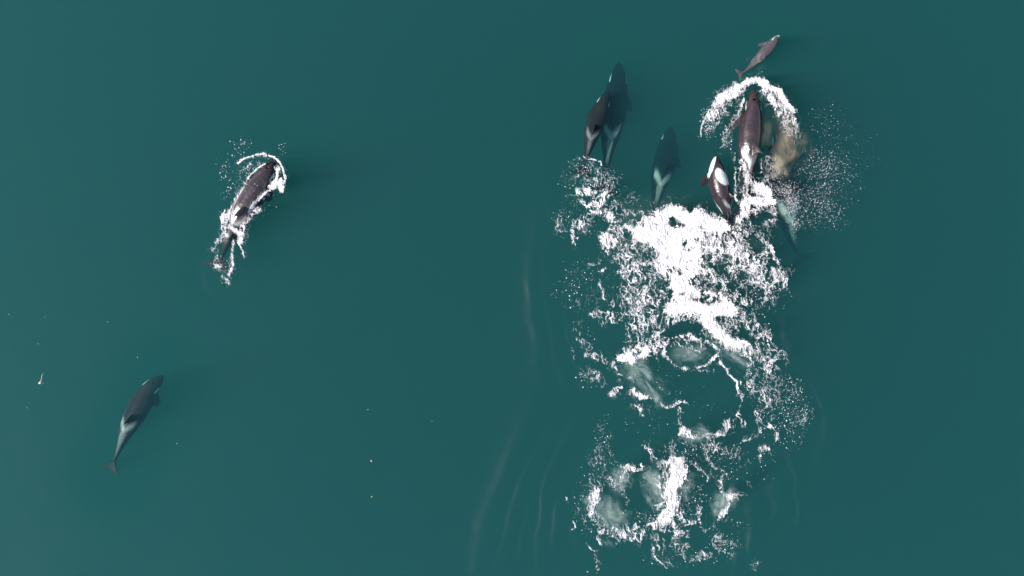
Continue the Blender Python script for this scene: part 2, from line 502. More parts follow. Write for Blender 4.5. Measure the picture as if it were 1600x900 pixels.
def make_foam(name, label, strokes, box, cell=.017, tall=.10, seed=0, fine=1.0, wiggle=.22, over=None, loose=0.0, flow=1.0):
    (xa, yb), (xb, ya) = W(box[0], box[1])[:2], W(box[2], box[3])[:2]
    X, Y = np.meshgrid(np.arange(xa, xb, cell), np.arange(ya, yb, cell))
    wx = X + wiggle * (fbm(X, Y, .8, 4, seed + 1) - .5) * 2; wy = Y + wiggle * (fbm(X, Y, .8, 4, seed + 2) - .5) * 2
    # strokes wander a little too, so that no edge is a clean brush line
    D = field(X, Y, strokes, halo=True)
    D2 = np.zeros_like(D)
    ii = np.clip(((wy - ya) / cell).astype(int), 0, D.shape[0] - 1); jj = np.clip(((wx - xa) / cell).astype(int), 0, D.shape[1] - 1)
    D2 = D[ii, jj]
    D2 = np.where(D2 < .95, D2 - .20 * D2 * (1 - D2) * 4 * loose, D2)
    w2x = wx + .07 * (fbm(X, Y, .22, 3, seed + 5) - .5) * 2; w2y = wy + .07 * (fbm(X, Y, .22, 3, seed + 6) - .5) * 2
    a1, a2 = worley(w2x, w2y * flow, .34 * fine, seed); b1, b2 = worley(w2x, w2y * flow, .14 * fine, seed + 4)
    lace = np.exp(-((a2 - a1) / .22) ** 2); lace2 = np.exp(-((b2 - b1) / .30) ** 2)
    streak = 1 - np.abs(2 * fbm(w2x * 1.3, w2y * flow, .42 * fine ** .5, 4, seed + 14) - 1) * 2.2
    Sx = .42 * lace + .52 * lace2 + .62 * streak + .62 * fbm(wx, wy, .9, 3, seed + 8) + .40 * fbm(w2x, w2y * flow, .09, 3, seed + 11)
    flat = Sx.ravel(); order = np.argsort(flat[::7]); ref = flat[::7][order]
    Un = np.searchsorted(ref, flat).reshape(Sx.shape) / len(ref)
    e = D2 - (1 - Un)
    e = np.where(D2 < .02, -1, e)
    relief = fbm(X, Y, .30, 4, seed + 20)
    h = .012 + tall * np.sqrt(np.clip(e, 0, 1)) * (.35 + 1.3 * relief) * (1 - .45 * D2 ** 4) + .9 * tall * D2 ** 3 * (fbm(X, Y, .9, 3, seed + 23) + .08 * vnoise(X, Y, .07, seed + 25) - .25)
    h = h + np.clip(1.05 - D2, 0, 1) * .11 * np.clip(e * 4, 0, 1) * (vnoise(X, Y, .05, seed + 27) + vnoise(X, Y, .11, seed + 28) - .9)
    h = np.where(e > 0, np.maximum(h, .012), -.012)
    thick = np.clip(.11 + e * 1.6, 0, 1) * (.6 + .4 * sstep(.3, .55, fbm(X, Y, .25, 3, seed + 33)))
    thick = np.maximum(thick, sstep(.88, 1.0, D2) * .97)
    keep = e > 0
    cells = keep[:-1, :-1].astype(int) + keep[1:, :-1] + keep[:-1, 1:] + keep[1:, 1:] >= 2
    nx = X.shape[1]
    ci, cj = np.nonzero(cells)
    v0 = ci * nx + cj
    F = np.stack([v0, v0 + 1, v0 + nx + 1, v0 + nx], 1)
    used, inv = np.unique(F, return_inverse=True)
    jit = (rng.random((len(used), 2)) - .5) * cell * .5
    V = np.stack([X.ravel()[used] + jit[:, 0], Y.ravel()[used] + jit[:, 1], h.ravel()[used]], 1)
    if over is not None:                                 # foam and running water drape over the back of this animal
        tree = BVHTree.FromPolygons([v.co for v in over.data.vertices], [p.vertices for p in over.data.polygons])
        bb = np.array([v.co for v in over.data.vertices])
        near = np.nonzero((V[:, 0] > bb[:, 0].min()) & (V[:, 0] < bb[:, 0].max()) & (V[:, 1] > bb[:, 1].min()) & (V[:, 1] < bb[:, 1].max()))[0]
        for i in near:
            hit = tree.ray_cast(Vector((V[i, 0], V[i, 1], 5)), Vector((0, 0, -1)))
            if hit[0] is not None and hit[0].z > -.02: V[i, 2] = hit[0].z + max(.006, V[i, 2] * .35)
    o = mesh_np(name, V, inv.reshape(F.shape), FOAM, attrs={'thickness': ('FLOAT', thick.ravel()[used])})
    return tag(o, label, 'foam', kind='stuff')


# icosahedron / octahedron templates for droplets and bubbles
_t = (1 + 5 ** .5) / 2
ICO_V = np.array([(-1, _t, 0), (1, _t, 0), (-1, -_t, 0), (1, -_t, 0), (0, -1, _t), (0, 1, _t), (0, -1, -_t), (0, 1, -_t), (_t, 0, -1), (_t, 0, 1), (-_t, 0, -1), (-_t, 0, 1)]) / math.hypot(1, _t)
ICO_F = np.array([(0, 11, 5), (0, 5, 1), (0, 1, 7), (0, 7, 10), (0, 10, 11), (1, 5, 9), (5, 11, 4), (11, 10, 2), (10, 7, 6), (7, 1, 8), (3, 9, 4), (3, 4, 2), (3, 2, 6), (3, 6, 8), (3, 8, 9), (4, 9, 5), (2, 4, 11), (6, 2, 10), (8, 6, 7), (9, 8, 1)])
OCT_V = np.array([(1, 0, 0), (-1, 0, 0), (0, 1, 0), (0, -1, 0), (0, 0, 1), (0, 0, -1)], float)
OCT_F = np.array([(0, 2, 4), (2, 1, 4), (1, 3, 4), (3, 0, 4), (2, 0, 5), (1, 2, 5), (3, 1, 5), (0, 3, 5)])


def specks(name, label, P, R, mat, tv, tf, stretch=1.0):
    n = len(P)
    sc = R[:, None] * (1 + stretch * (rng.random((n, 3)) - .4))
    a = rng.random(n) * 6.28
    v = tv[None] * sc[:, None, :]
    x = v[..., 0] * np.cos(a)[:, None] - v[..., 1] * np.sin(a)[:, None]; y = v[..., 0] * np.sin(a)[:, None] + v[..., 1] * np.cos(a)[:, None]
    V = np.stack([x, y, v[..., 2]], 2) + P[:, None, :]
    F = tf[None] + (np.arange(n) * len(tv))[:, None, None]
    o = mesh_np(name, V.reshape(-1, 3), F.reshape(-1, 3), mat)
    return tag(o, label, 'spray' if 'spray' in name else 'bubbles', kind='stuff')


SPECK = .58


def scatter(regions, zr=(0.02, .5), many=1.0, cloud=False):
    """regions: (view, centre, radius x, radius y, count, size) gaussian clouds of points"""
    P = []; R = []
    for v, c, rx, ry, n, size in regions:
        n = int(n * many)
        Q, k = to_world(v, [c])
        u = rng.normal(size=(n, 2)) * .55
        far = np.hypot(u[:, 0], u[:, 1]); u *= np.where(far > 1.2, rng.random(n) * 1.2 / far, 1)[:, None]
        z = zr[0] + (zr[1] - zr[0]) * rng.random(n) ** 1.6
        if cloud:
            u = u * (1 + .5 * rng.random((n, 1)) ** 2)
            bx, by = Q[0, 0] + u[:, 0] * rx * k, Q[0, 1] + u[:, 1] * ry * k
            ok = rng.random(n) < (.25 + .75 * sstep(.25, .70, .5 * fbm(bx, by, .8, 3, 55) + .5 * fbm(bx + .37 * by, by - .37 * bx, .55, 3, 58)))
            u, z, n = u[ok], z[ok], int(ok.sum())
        P.append(np.c_[Q[0, 0] + u[:, 0] * rx * k, Q[0, 1] + u[:, 1] * ry * k, z])
        R.append(size * SPECK * np.clip(rng.lognormal(-.35, .55, n), .3, 2.0))
    return np.vstack(P), np.concatenate(R)


main = [
    # small patch behind the slim orca
    ('H', [(210, 365), (260, 332), (330, 332), (390, 362), (400, 405)], 7, .9),
    ('H', [(210, 365), (150, 400), (110, 440)], 10, .5),
    ('H', [(270, 420), (330, 430)], 75, .38), ('H', [(250, 500), (420, 540)], 85, .42), ('H', [(480, 480)], 70, .2), ('H', [(300, 640), (360, 800)], 150, .32),
    ('H', [(230, 600), (330, 590), (470, 640)], 38, .85), ('H', [(180, 860), (250, 830), (330, 760), (420, 740), (500, 800)], 42, .85),
    ('H', [(240, 700), (350, 690), (440, 670)], 34, .8), ('H', [(500, 680), (600, 770), (700, 770)], 30, .6), ('H', [(120, 420), (150, 520)], 40, .25),
    ('H', [(80, 780), (60, 880)], 45, .4), ('H', [(640, 640), (560, 600)], 60, .14), ('H', [(180, 880), (190, 1000)], 25, .6),
    ('H', [(380, 800), (400, 900)], 18, .6), ('H', [(480, 870), (560, 880)], 35, .7), ('H', [(380, 830), (420, 900)], 70, -.6),
    # the great white mass
    ('A', [(650, 370), (720, 340), (800, 370), (900, 400), (960, 420)], 62, 1.0), ('A', [(560, 440), (680, 440), (820, 470)], 75, .98),
    ('A', [(420, 450), (520, 430)], 48, .9), ('A', [(350, 480), (420, 500), (500, 560)], 40, .8), ('A', [(440, 560), (560, 640), (620, 720)], 80, .74),
    ('A', [(660, 560), (780, 560), (800, 660)], 130, .98), ('A', [(740, 690)], 80, 1.0), ('A', [(900, 520), (1000, 560)], 110, .84),
    ('A', [(1000, 480), (1100, 560), (1180, 640)], 90, .68), ('A', [(1010, 400), (1110, 460), (1200, 510), (1250, 600), (1280, 690), (1290, 745)], 12, .85),
    ('A', [(1080, 700), (1180, 720)], 90, .48), ('A', [(940, 720), (1030, 700)], 90, .55), ('A', [(880, 640), (930, 700)], 60, .8),
    ('A', [(860, 730), (930, 780)], 50, -.75), ('A', [(960, 610)], 40, -.6), ('A', [(560, 560)], 35, -.5),
    ('A', [(1040, 790), (1110, 810)], 26, .7), ('A', [(990, 740), (1060, 790)], 30, .6), ('A', [(1150, 830), (1100, 860)], 60, .22),
    ('A', [(700, 850), (800, 840), (900, 860), (1020, 840)], 50, .98), ('A', [(560, 800), (640, 780), (700, 720)], 45, .8), ('A', [(540, 700), (560, 830), (540, 900)], 45, .6),
    ('A', [(255, 600), (300, 590)], 16, .6), ('A', [(320, 480), (345, 530), (370, 555)], 14, .65), ('A', [(330, 645), (370, 600), (400, 560)], 10, .75),
    ('A', [(400, 640), (460, 660), (500, 700)], 26, .65), ('A', [(330, 715), (342, 780), (392, 830)], 9, .75), ('A', [(455, 790), (440, 840)], 10, .7),
    ('A', [(200, 720), (240, 780)], 90, .10), ('A', [(150, 420)], 60, .14), ('A', [(480, 770)], 45, .3), ('A', [(290, 880), (450, 870), (540, 880)], 18, .8),
    ('A', [(190, 480), (215, 470)], 10, .7),
    # below it
    ('B', [(480, 0), (560, 60), (560, 180), (600, 260)], 75, .62), ('B', [(520, 170), (540, 300), (600, 300)], 50, .62),
    ('B', [(640, 220), (700, 170), (750, 120)], 38, .84), ('B', [(780, 110), (850, 140), (950, 230)], 50, .97), ('B', [(950, 230), (1060, 310), (1110, 345)], 44, .92), ('B', [(900, 150), (1000, 210)], 60, .62), ('B', [(720, 60), (860, 40), (960, 90)], 60, .9),
    ('B', [(780, 0), (800, 90)], 60, .9),
    ('B', [(960, 110), (1030, 90)], 30, .85), ('B', [(1040, 150), (1100, 190), (1200, 280), (1240, 370)], 55, .66), ('B', [(1150, 330), (1210, 420)], 50, .72),
    ('B', [(700, 215), (760, 195), (820, 215)], 26, -1.0), ('B', [(655, 330), (690, 270), (780, 245), (870, 265), (925, 310), (930, 350), (880, 395), (790, 435), (700, 390), (660, 345)], 11, .84),
    ('B', [(730, 290), (800, 290), (850, 300)], 45, .55), ('B', [(740, 360), (860, 360)], 36, -.8), ('B', [(620, 340), (660, 290)], 30, .6),
    ('B', [(560, 340), (610, 310)], 30, .4),
    ('B', [(290, 155), (350, 165), (450, 150), (520, 150)], 16, .78), ('B', [(290, 150), (312, 118)], 10, .8), ('B', [(460, 200), (466, 280), (440, 340), (400, 392)], 13, .85),
    ('B', [(220, 200), (215, 260), (265, 292)], 20, .5), ('B', [(260, 350), (320, 360), (392, 400)], 18, .7), ('B', [(400, 390), (432, 450), (425, 530), (380, 550)], 13, .72),
    ('B', [(230, 440), (260, 465), (330, 480)], 22, .45), ('B', [(190, 320), (200, 360)], 6, .6), ('B', [(435, 355), (500, 345), (560, 325)], 36, .92), ('B', [(480, 380)], 34, .9),
    ('B', [(480, 490), (500, 540), (560, 570)], 26, .9), ('B', [(560, 580), (630, 590), (660, 605), (720, 615), (770, 608)], 11, .62), ('B', [(520, 610), (542, 650)], 16, .6),
    ('B', [(590, 640), (596, 660)], 7, .6), ('B', [(560, 380), (640, 380)], 40, .2), ('B', [(680, 460), (700, 520)], 24, .2),
    ('B', [(830, 445), (910, 437)], 8, .5), ('B', [(940, 380), (990, 430), (1040, 510), (1066, 560), (1055, 620), (1030, 680), (1072, 712)], 8, .9),
    ('B', [(1050, 640), (1040, 670)], 20, .7), ('B', [(1050, 470), (1072, 512)], 7, .7),
    ('B', [(1110, 400), (1130, 500), (1150, 550), (1205, 600), (1180, 700)], 42, .48), ('B', [(1180, 690), (1240, 740), (1240, 790)], 18, .75),
    ('B', [(1200, 480), (1220, 560)], 40, .35), ('B', [(1260, 470), (1300, 530), (1360, 580), (1380, 640), (1350, 740)], 48, .28),
    ('B', [(1290, 600), (1320, 690)], 60, .24), ('B', [(1075, 795), (1140, 770), (1160, 730)], 11, .75), ('B', [(1150, 560), (1160, 640), (1130, 660)], 9, .6),
    ('B', [(1165, 855), (1212, 828)], 16, .55), ('B', [(740, 640), (740, 700), (772, 742)], 9, .55), ('B', [(770, 745), (830, 770), (890, 760), (960, 750), (1000, 710)], 18, .85),
    ('B', [(870, 820), (930, 830)], 42, .45), ('B', [(850, 600), (880, 640)], 40, .08), ('B', [(320, 690), (342, 780), (340, 880)], 34, .22), ('B', [(540, 820), (592, 835), (600, 885)], 15, .6),
    ('B', [(640, 710)], 40, .15), ('B', [(700, 850), (800, 860)], 50, .3), ('B', [(980, 850), (1020, 870)], 40, .25),
    # last patch
    ('C', [(600, 260), (590, 300), (632, 335)], 12, .6), ('C', [(640, 312), (700, 290), (760, 296), (825, 325)], 20, .8),
    ('C', [(730, 320), (735, 360), (695, 440), (675, 540), (660, 600)], 44, .965), ('C', [(690, 330), (650, 420)], 30, .7), ('C', [(720, 450), (730, 550)], 36, .72),
    ('C', [(700, 600), (742, 670), (715, 722)], 14, .85), ('C', [(770, 660), (775, 700)], 10, .6),
    ('C', [(520, 325), (450, 335), (435, 400), (370, 430)], 24, .85), ('C', [(300, 430), (285, 480), (280, 530), (312, 600), (350, 660), (430, 665), (480, 655)], 34, .78),
    ('C', [(360, 400), (300, 420)], 20, .6), ('C', [(440, 460), (472, 520), (450, 585)], 14, .5), ('C', [(470, 685), (520, 700), (560, 660), (645, 632)], 18, .62),
    ('C', [(540, 680), (620, 660), (700, 650)], 8, .6), ('C', [(250, 600), (275, 655)], 10, .6), ('C', [(320, 690), (336, 740)], 9, .7), ('C', [(255, 500), (240, 560)], 40, .25),
    ('C', [(300, 340), (360, 290)], 50, .2), ('C', [(540, 590), (580, 610)], 40, .22), ('C', [(570, 370)], 25, .15),
    ('C', [(890, 280), (940, 330), (972, 370), (940, 420), (955, 490), (1010, 505)], 13, .75), ('C', [(1040, 488), (990, 550), (950, 605), (880, 662)], 17, .85), ('C', [(1010, 500)], 30, .95),
    ('C', [(840, 345), (872, 382), (860, 430), (880, 490), (922, 530)], 6, .6), ('C', [(870, 375), (910, 365)], 10, .4), ('C', [(750, 600), (830, 625), (852, 640), (840, 540)], 14, .62), ('C', [(780, 560)], 50, .2),
    ('C', [(715, 735), (770, 760), (800, 812), (870, 790), (920, 740), (950, 700)], 18, .72), ('C', [(595, 740), (610, 800), (672, 872)], 7, .85), ('C', [(620, 700), (650, 800), (692, 835)], 18, .5),
    ('C', [(660, 720)], 26, .4), ('C', [(930, 725), (1000, 775)], 40, .3), ('C', [(1050, 650)], 30, .18), ('C', [(250, 705), (310, 772)], 6, .8), ('C', [(310, 790), (312, 870)], 10, .3),
    ('C', [(1175, 245), (1200, 235)], 16, .5), ('C', [(1160, 292)], 10, .5), ('C', [(1090, 400)], 30, .14), ('C', [(1030, 300)], 50, .2), ('C', [(820, 450)], 50, .12),
    ('C', [(175, 650)], 6, 1.0), ('C', [(190, 615), (196, 640)], 4, 1.0), ('C', [(15, 520), (17, 540)], 5, 1.0), ('C', [(35, 458)], 5, 1.0), ('C', [(150, 495)], 7, .6), ('C', [(1130, 820), (1126, 860)], 7, .5),
]
make_foam('wake_foam', 'broad churned white foam spread behind the pod in lacy loops', main, (850, 225, 1290, 900), tall=.12, seed=1, fine=.55, loose=.45, flow=.7, wiggle=.3)

bow = [
    ('D', [(600, 22), (520, 50), (420, 100), (330, 160), (270, 225)], 32, .98), ('D', [(460, 95), (380, 160), (300, 230), (250, 310)], 52, .78),
    ('D', [(350, 250), (290, 340), (260, 390)], 46, .55), ('D', [(410, 180), (372, 290)], 26, .5), ('D', [(230, 265), (178, 390), (168, 470)], 8, .95), ('D', [(230, 330), (210, 400)], 40, .35),
    ('D', [(450, 310), (385, 420), (352, 520), (330, 585)], 24, .55),
    ('D', [(600, 22), (680, 50), (760, 112), (820, 190), (880, 272)], 34, 1.0), ('D', [(880, 272), (912, 370), (932, 485)], 20, .85), ('D', [(650, 80), (730, 190), (790, 290)], 36, .85),
    ('D', [(790, 290), (840, 390), (890, 470)], 46, .55), ('D', [(800, 200), (860, 330)], 50, .8),
    ('D', [(505, 170), (480, 230), (460, 290)], 8, .8), ('D', [(440, 600), (438, 880)], 10, .6), ('D', [(650, 560), (640, 760)], 8, .4), ('D', [(700, 720), (690, 640), (750, 640)], 22, .3),
    ('E', [(620, 320), (690, 360), (710, 420), (640, 430), (590, 420)], 46, 1.0), ('E', [(545, 410), (510, 520), (470, 575)], 40, .98), ('E', [(600, 500), (700, 480), (740, 520)], 32, .62),
    ('E', [(690, 600), (740, 570)], 28, .5), ('E', [(570, 600), (650, 700)], 32, .45), ('E', [(415, 445), (430, 490)], 15, .85), ('E', [(450, 300), (445, 400), (480, 440)], 14, .6),
    ('E', [(680, 240), (720, 320)], 22, .4),
    ('D', [(530, 545), (522, 600), (505, 680)], 20, .72), ('D', [(500, 680), (520, 760), (545, 850)], 36, .84), ('E', [(530, 290), (520, 340), (540, 400)], 28, .85), ('D', [(470, 720), (470, 860)], 16, .55),
    ('E', [(470, 220), (480, 340)], 18, .5),
]
make_foam('bow_foam', 'arch of bright white foam pushed up around the large surfacing orca', bow, (1080, 110, 1270, 395), tall=.16, seed=31, fine=.42, wiggle=.12, over=big, loose=.2)

lone = [
    ('F', [(565, 372), (620, 335), (700, 312), (770, 302), (830, 322), (880, 362), (910, 420), (926, 500), (915, 595)], 11, .98),
    ('F', [(650, 325), (760, 305), (830, 330)], 16, .7),
    ('F', [(868, 410), (860, 500), (825, 555)], 34, .98), ('F', [(890, 500), (905, 600)], 22, 1.0), ('F', [(650, 395), (600, 470), (615, 510)], 36, .6), ('F', [(720, 390), (640, 480)], 30, .5),
    ('F', [(775, 380), (710, 415), (640, 490)], 7, 1.0), ('F', [(640, 490), (600, 560), (545, 650), (512, 720), (490, 790)], 12, .95),
    ('F', [(850, 570), (785, 600), (735, 650), (690, 700), (650, 760)], 13, .95), ('F', [(730, 742), (660, 780), (612, 850), (580, 895)], 20, .85), ('F', [(505, 760), (500, 880)], 26, .9),
    ('F', [(456, 750), (435, 805), (442, 890), (470, 940)], 8, .97), ('F', [(830, 490), (795, 560)], 6, .8),
    ('G', [(465, 200), (470, 320)], 30, .95), ('G', [(520, 285), (590, 330), (582, 380)], 26, .92), ('G', [(490, 330), (400, 390), (362, 450), (390, 540), (410, 585)], 26, .86),
    ('G', [(525, 380), (515, 480), (515, 570), (490, 645)], 13, .95), ('G', [(560, 380), (592, 450), (606, 512)], 7, .96), ('G', [(440, 662), (486, 706)], 13, .5),
    ('F', [(560, 730), (530, 790), (515, 860)], 22, .9),
    ('G', [(640, 210), (600, 300)], 16, .8), ('G', [(440, 560)], 30, .25), ('G', [(340, 470)], 24, .3),
]
make_foam('ring_foam', 'thin ring and tail of foam around the lone surfacing orca', lone, (300, 215, 465, 455), tall=.10, seed=61, fine=.4, wiggle=.08, over=solo, loose=.1)

# ------------------------------------------------------------------ flying spray and drifting droplets
P, R = scatter([
    ('E', (1080, 480), 170, 170, 420, .030), ('E', (1120, 180), 190, 170, 420, .030), ('E', (860, 430), 80, 120, 700, .026), ('E', (1150, 340), 240, 300, 300, .024),
    ('E', (900, 600), 60, 60, 150, .026), ('D', (1120, 380), 160, 200, 110, .024), ('D', (740, 740), 60, 90, 260, .024), ('D', (800, 880), 110, 60, 300, .026),
    ('D', (1350, 600), 200, 260, 90, .022), ('D', (530, -130), 20, 20, 3, .026), ('D', (620, -60), 40, 40, 12, .022), ('D', (680, 200), 30, 60, 14, .026),
], (.05, 1.0), 1.5)
R *= .57
specks('spray', 'fine white spray drops scattered right of the large surfacing orca', P, R, DROP, ICO_V, ICO_F)
P, R = scatter([
    ('D', (240, 420), 60, 70, 110, .026), ('D', (380, 480), 50, 90, 150, .024), ('D', (220, 330), 60, 90, 120, .026), ('D', (860, 420), 70, 110, 200, .026),
    ('H', (240, 420), 140, 120, 130, .028), ('H', (400, 560), 170, 140, 180, .026), ('H', (120, 560), 60, 200, 60, .024), ('H', (90, 820), 70, 80, 70, .028),
    ('H', (620, 680), 120, 110, 90, .024),
    ('A', (200, 720), 110, 120, 170, .026), ('A', (260, 620), 60, 60, 40, .03), ('A', (1180, 760), 120, 120, 220, .026), ('A', (1120, 860), 120, 60, 60, .024),
    ('B', (230, 240), 60, 80, 40, .028), ('B', (1330, 640), 90, 170, 420, .028), ('B', (1180, 620), 80, 180, 160, .028), ('B', (340, 780), 50, 120, 110, .026), ('B', (640, 480), 120, 120, 50, .024),
    ('B', (880, 620), 160, 120, 40, .022), ('B', (560, 700), 140, 90, 60, .024), ('B', (860, 850), 200, 50, 160, .026), ('B', (250, 470), 60, 60, 40, .028),
    ('C', (330, 320), 90, 110, 170, .026), ('C', (250, 520), 60, 140, 130, .026), ('C', (560, 600), 90, 50, 110, .026), ('C', (560, 360), 60, 60, 40, .026), ('C', (1000, 320), 110, 110, 130, .026),
    ('C', (1180, 300), 90, 110, 60, .024), ('C', (990, 740), 80, 60, 130, .026), ('C', (760, 800), 180, 60, 110, .026), ('C', (820, 480), 80, 120, 90, .026), ('C', (310, 830), 12, 60, 16, .026), ('C', (1050, 640), 50, 50, 40, .024),
], (.0, .12), .62)
R *= .85
specks('spray', 'small white droplets and bubbles scattered over the big wake', P, R, DROP, ICO_V, ICO_F)
P, R = scatter([
    ('F', (620, 230), 90, 60, 46, .028), ('F', (470, 430), 80, 70, 46, .028), ('F', (530, 560), 50, 60, 30, .03), ('F', (920, 280), 50, 60, 16, .026), ('F', (560, 320), 50, 50, 22, .028),
    ('F', (660, 560), 70, 70, 26, .020), ('F', (720, 480), 60, 60, 8, .02), ('F', (460, 640), 40, 60, 16, .026), ('F', (840, 680), 50, 40, 8, .026), ('G', (420, 560), 60, 60, 40, .024), ('G', (520, 560), 30, 80, 40, .024), ('G', (460, 690), 40, 30, 12, .026),
    ('F', (640, 430), 60, 50, 60, .022),
], (.02, .75))
specks('spray', 'sparse white spray drops around the lone surfacing orca', P, R, DROP, ICO_V, ICO_F)

# ------------------------------------------------------------------ ripples: raised bands of the surface that mirror the sky
def ripple_mat():
    m, n, l = mat_new('rippled_surface')
    out = n.new('ShaderNodeOutputMaterial')
    tr = n.new('ShaderNodeBsdfTransparent'); gl = n.new('ShaderNodeBsdfGlossy'); mx = n.new('ShaderNodeMixShader')
    ra = n.new('ShaderNodeAttribute'); ra.attribute_name = 'chop'; l.new(ra.outputs['Fac'], gl.inputs['Roughness'])
    # Schlick's reflectance of water, the same from both sides: 0.021 + 0.979 * (1 - cos)^5
    lw = n.new('ShaderNodeLayerWeight'); pw = n.new('ShaderNodeMath'); pw.operation = 'POWER'; pw.inputs[1].default_value = 5
    l.new(lw.outputs['Facing'], pw.inputs[0]); lw.inputs['Blend'].default_value = .5
    fr = n.new('ShaderNodeMath'); fr.operation = 'MULTIPLY_ADD'; fr.inputs[1].default_value = .979; fr.inputs[2].default_value = .021
    l.new(pw.outputs[0], fr.inputs[0])
    a = n.new('ShaderNodeAttribute'); a.attribute_name = 'strength'
    mu = n.new('ShaderNodeMath'); mu.operation = 'MULTIPLY'
    l.new(fr.outputs[0], mu.inputs[0]); l.new(a.outputs['Fac'], mu.inputs[1])
    l.new(mu.outputs[0], mx.inputs[0]); l.new(tr.outputs[0], mx.inputs[1]); l.new(gl.outputs[0], mx.inputs[2])
    l.new(mx.outputs[0], out.inputs['Surface'])
    return m


RIPPLE = ripple_mat()
ridges = [   # (points, half width px, height m)
    ([(866, 300), (852, 400), (854, 480), (868, 550), (900, 605)], 7, .07), ([(880, 480), (890, 540), (915, 590)], 5, .04), ([(840, 330), (832, 430), (836, 520), (850, 590)], 9, .05),
    ([(748, 900), (765, 800), (800, 710), (830, 640)], 11, .10), ([(775, 900), (790, 830), (815, 760), (850, 690)], 9, .07), ([(840, 900), (846, 800), (858, 740), (882, 690), (905, 650)], 6, .055),
    ([(868, 860), (872, 800), (880, 770)], 6, .05), ([(885, 790), (893, 822), (930, 862)], 4, .06), ([(812, 880), (822, 800), (845, 720)], 6, .06), 
    ([(1238, 555), (1262, 622), (1256, 660), (1240, 705), (1243, 760), (1252, 880)], 5, .08), ([(1256, 660), (1310, 632), (1360, 610)], 6, .05), ([(1222, 480), (1242, 560)], 6, .05),
    ([(1172, 760), (1176, 830), (1172, 890)], 8, .06), ([(1140, 890), (1220, 850), (1310, 800)], 8, .05), ([(1150, 900), (1160, 850)], 6, .05), ([(1215, 740), (1212, 820)], 8, .05),
    ([(320, 410), (323, 440), (345, 465)], 4, .03), ([(383, 402), (381, 430), (372, 445)], 4, .03), ([(366, 430), (372, 442)], 3, .02), ([(332, 440), (346, 462)], 3, .015),
    ([(130, 900), (220, 820), (330, 780)], 22, .035), ([(260, 900), (330, 840), (420, 800)], 20, .035), ([(60, 900), (140, 830), (260, 770)], 24, .03),
    ([(380, 900), (460, 850), (540, 830)], 20, .03), ([(1262, 560), (1290, 640), (1284, 720)], 7, .04),
]
step = .07
X, Y = np.meshgrid(np.arange(-29, 29, step), np.arange(-17, 17, step))
Z = np.zeros_like(X)
for pts, hw, amp in ridges:
    Q, k = to_world('P', smooth_curve([(x, y, 0) for x, y in pts], 24)[0][:, :2]); r = hw * k * 1.35; amp = (.27 if pts[0][0] < 1100 else .42) * r / .86 if pts[0][0] > 600 else min(amp, .02)
    lo = Q.min(0) - 5 * r; hi = Q.max(0) + 5 * r
    j0, j1 = [int(np.clip((v + 29) / step, 0, X.shape[1])) for v in (lo[0], hi[0])]
    i0, i1 = [int(np.clip((v + 17) / step, 0, X.shape[0])) for v in (lo[1], hi[1])]
    if j1 <= j0 or i1 <= i0: continue
    xx, yy = X[i0:i1, j0:j1], Y[i0:i1, j0:j1]
    wob = (fbm(xx, yy, 1.5, 2, 40) - .5) * .5
    d = np.full(xx.shape, 1e9); tt = np.zeros_like(d); sn = np.zeros_like(d)
    for i, (a, b) in enumerate(zip(Q[:-1], Q[1:])):
        ab = b - a; t = np.clip(((xx + wob - a[0]) * ab[0] + (yy + wob - a[1]) * ab[1]) / max(ab @ ab, 1e-9), 0, 1)
        dd = np.hypot(xx + wob - a[0] - t * ab[0], yy + wob - a[1] - t * ab[1]); m = dd < d
        sn = np.where(m, (xx + wob - a[0] - t * ab[0]) * to_sun.x + (yy + wob - a[1] - t * ab[1]) * to_sun.y, sn)
        d = np.where(m, dd, d); tt = np.where(m, (i + t) / (len(Q) - 1), tt)
    taper = np.sin(np.pi * np.clip(tt * .96 + .02, 0, 1)) ** .45
    Z[i0:i1, j0:j1] = np.maximum(Z[i0:i1, j0:j1], amp * np.exp(-(d / np.where(sn > 0, 1.0 * r, 1.9 * r)) ** 2) * taper)
Z += .10 * (fbm(X, Y * .7, 4.0, 2, 70) - .5) + .012 * (fbm(X, Y, .9, 3, 77) - .5)
quiet = field(X, Y, [('P', [(430, 247), (345, 408)], 75, 1), ('P', [(256, 587), (176, 740)], 75, 1), ('P', [(960, 90), (930, 270)], 60, 1), ('P', [(1040, 190), (1030, 330)], 60, 1), ('P', [(1175, 130), (1165, 330), (1235, 380)], 95, 1), ('P', [(1215, 55), (1150, 115)], 45, 1)], .75)
quiet *= 1 - field(X, Y, [('P', [(318, 415), (325, 445), (350, 470), (385, 440), (385, 405)], 12, 1)], .6)
Sg = 1 - quiet
keepc = (Sg[:-1, :-1] > .01) & (Sg[1:, 1:] > .01)
ci, cj = np.nonzero(keepc); nx = X.shape[1]; v0 = ci * nx + cj
Fq = np.stack([v0, v0 + 1, v0 + nx + 1, v0 + nx], 1)
used, inv = np.unique(Fq, return_inverse=True)
Z = .03 + Z
chop = .07 + .14 * field(X, Y, [('P', [(880, 330), (850, 600), (840, 900)], 150, 1), ('P', [(1230, 480), (1240, 900)], 110, 1)], .8)   # churned water is rougher
rip = mesh_np('ripples', np.stack([X.ravel()[used], Y.ravel()[used], Z.ravel()[used]], 1), inv.reshape(Fq.shape), RIPPLE, attrs={'strength': ('FLOAT', Sg.ravel()[used]), 'chop': ('FLOAT', chop.ravel()[used])})
rip.location.z = -.03
tag(rip, 'gentle sky-reflecting ripples on the sea surface around the wake', 'ripples', kind='structure')

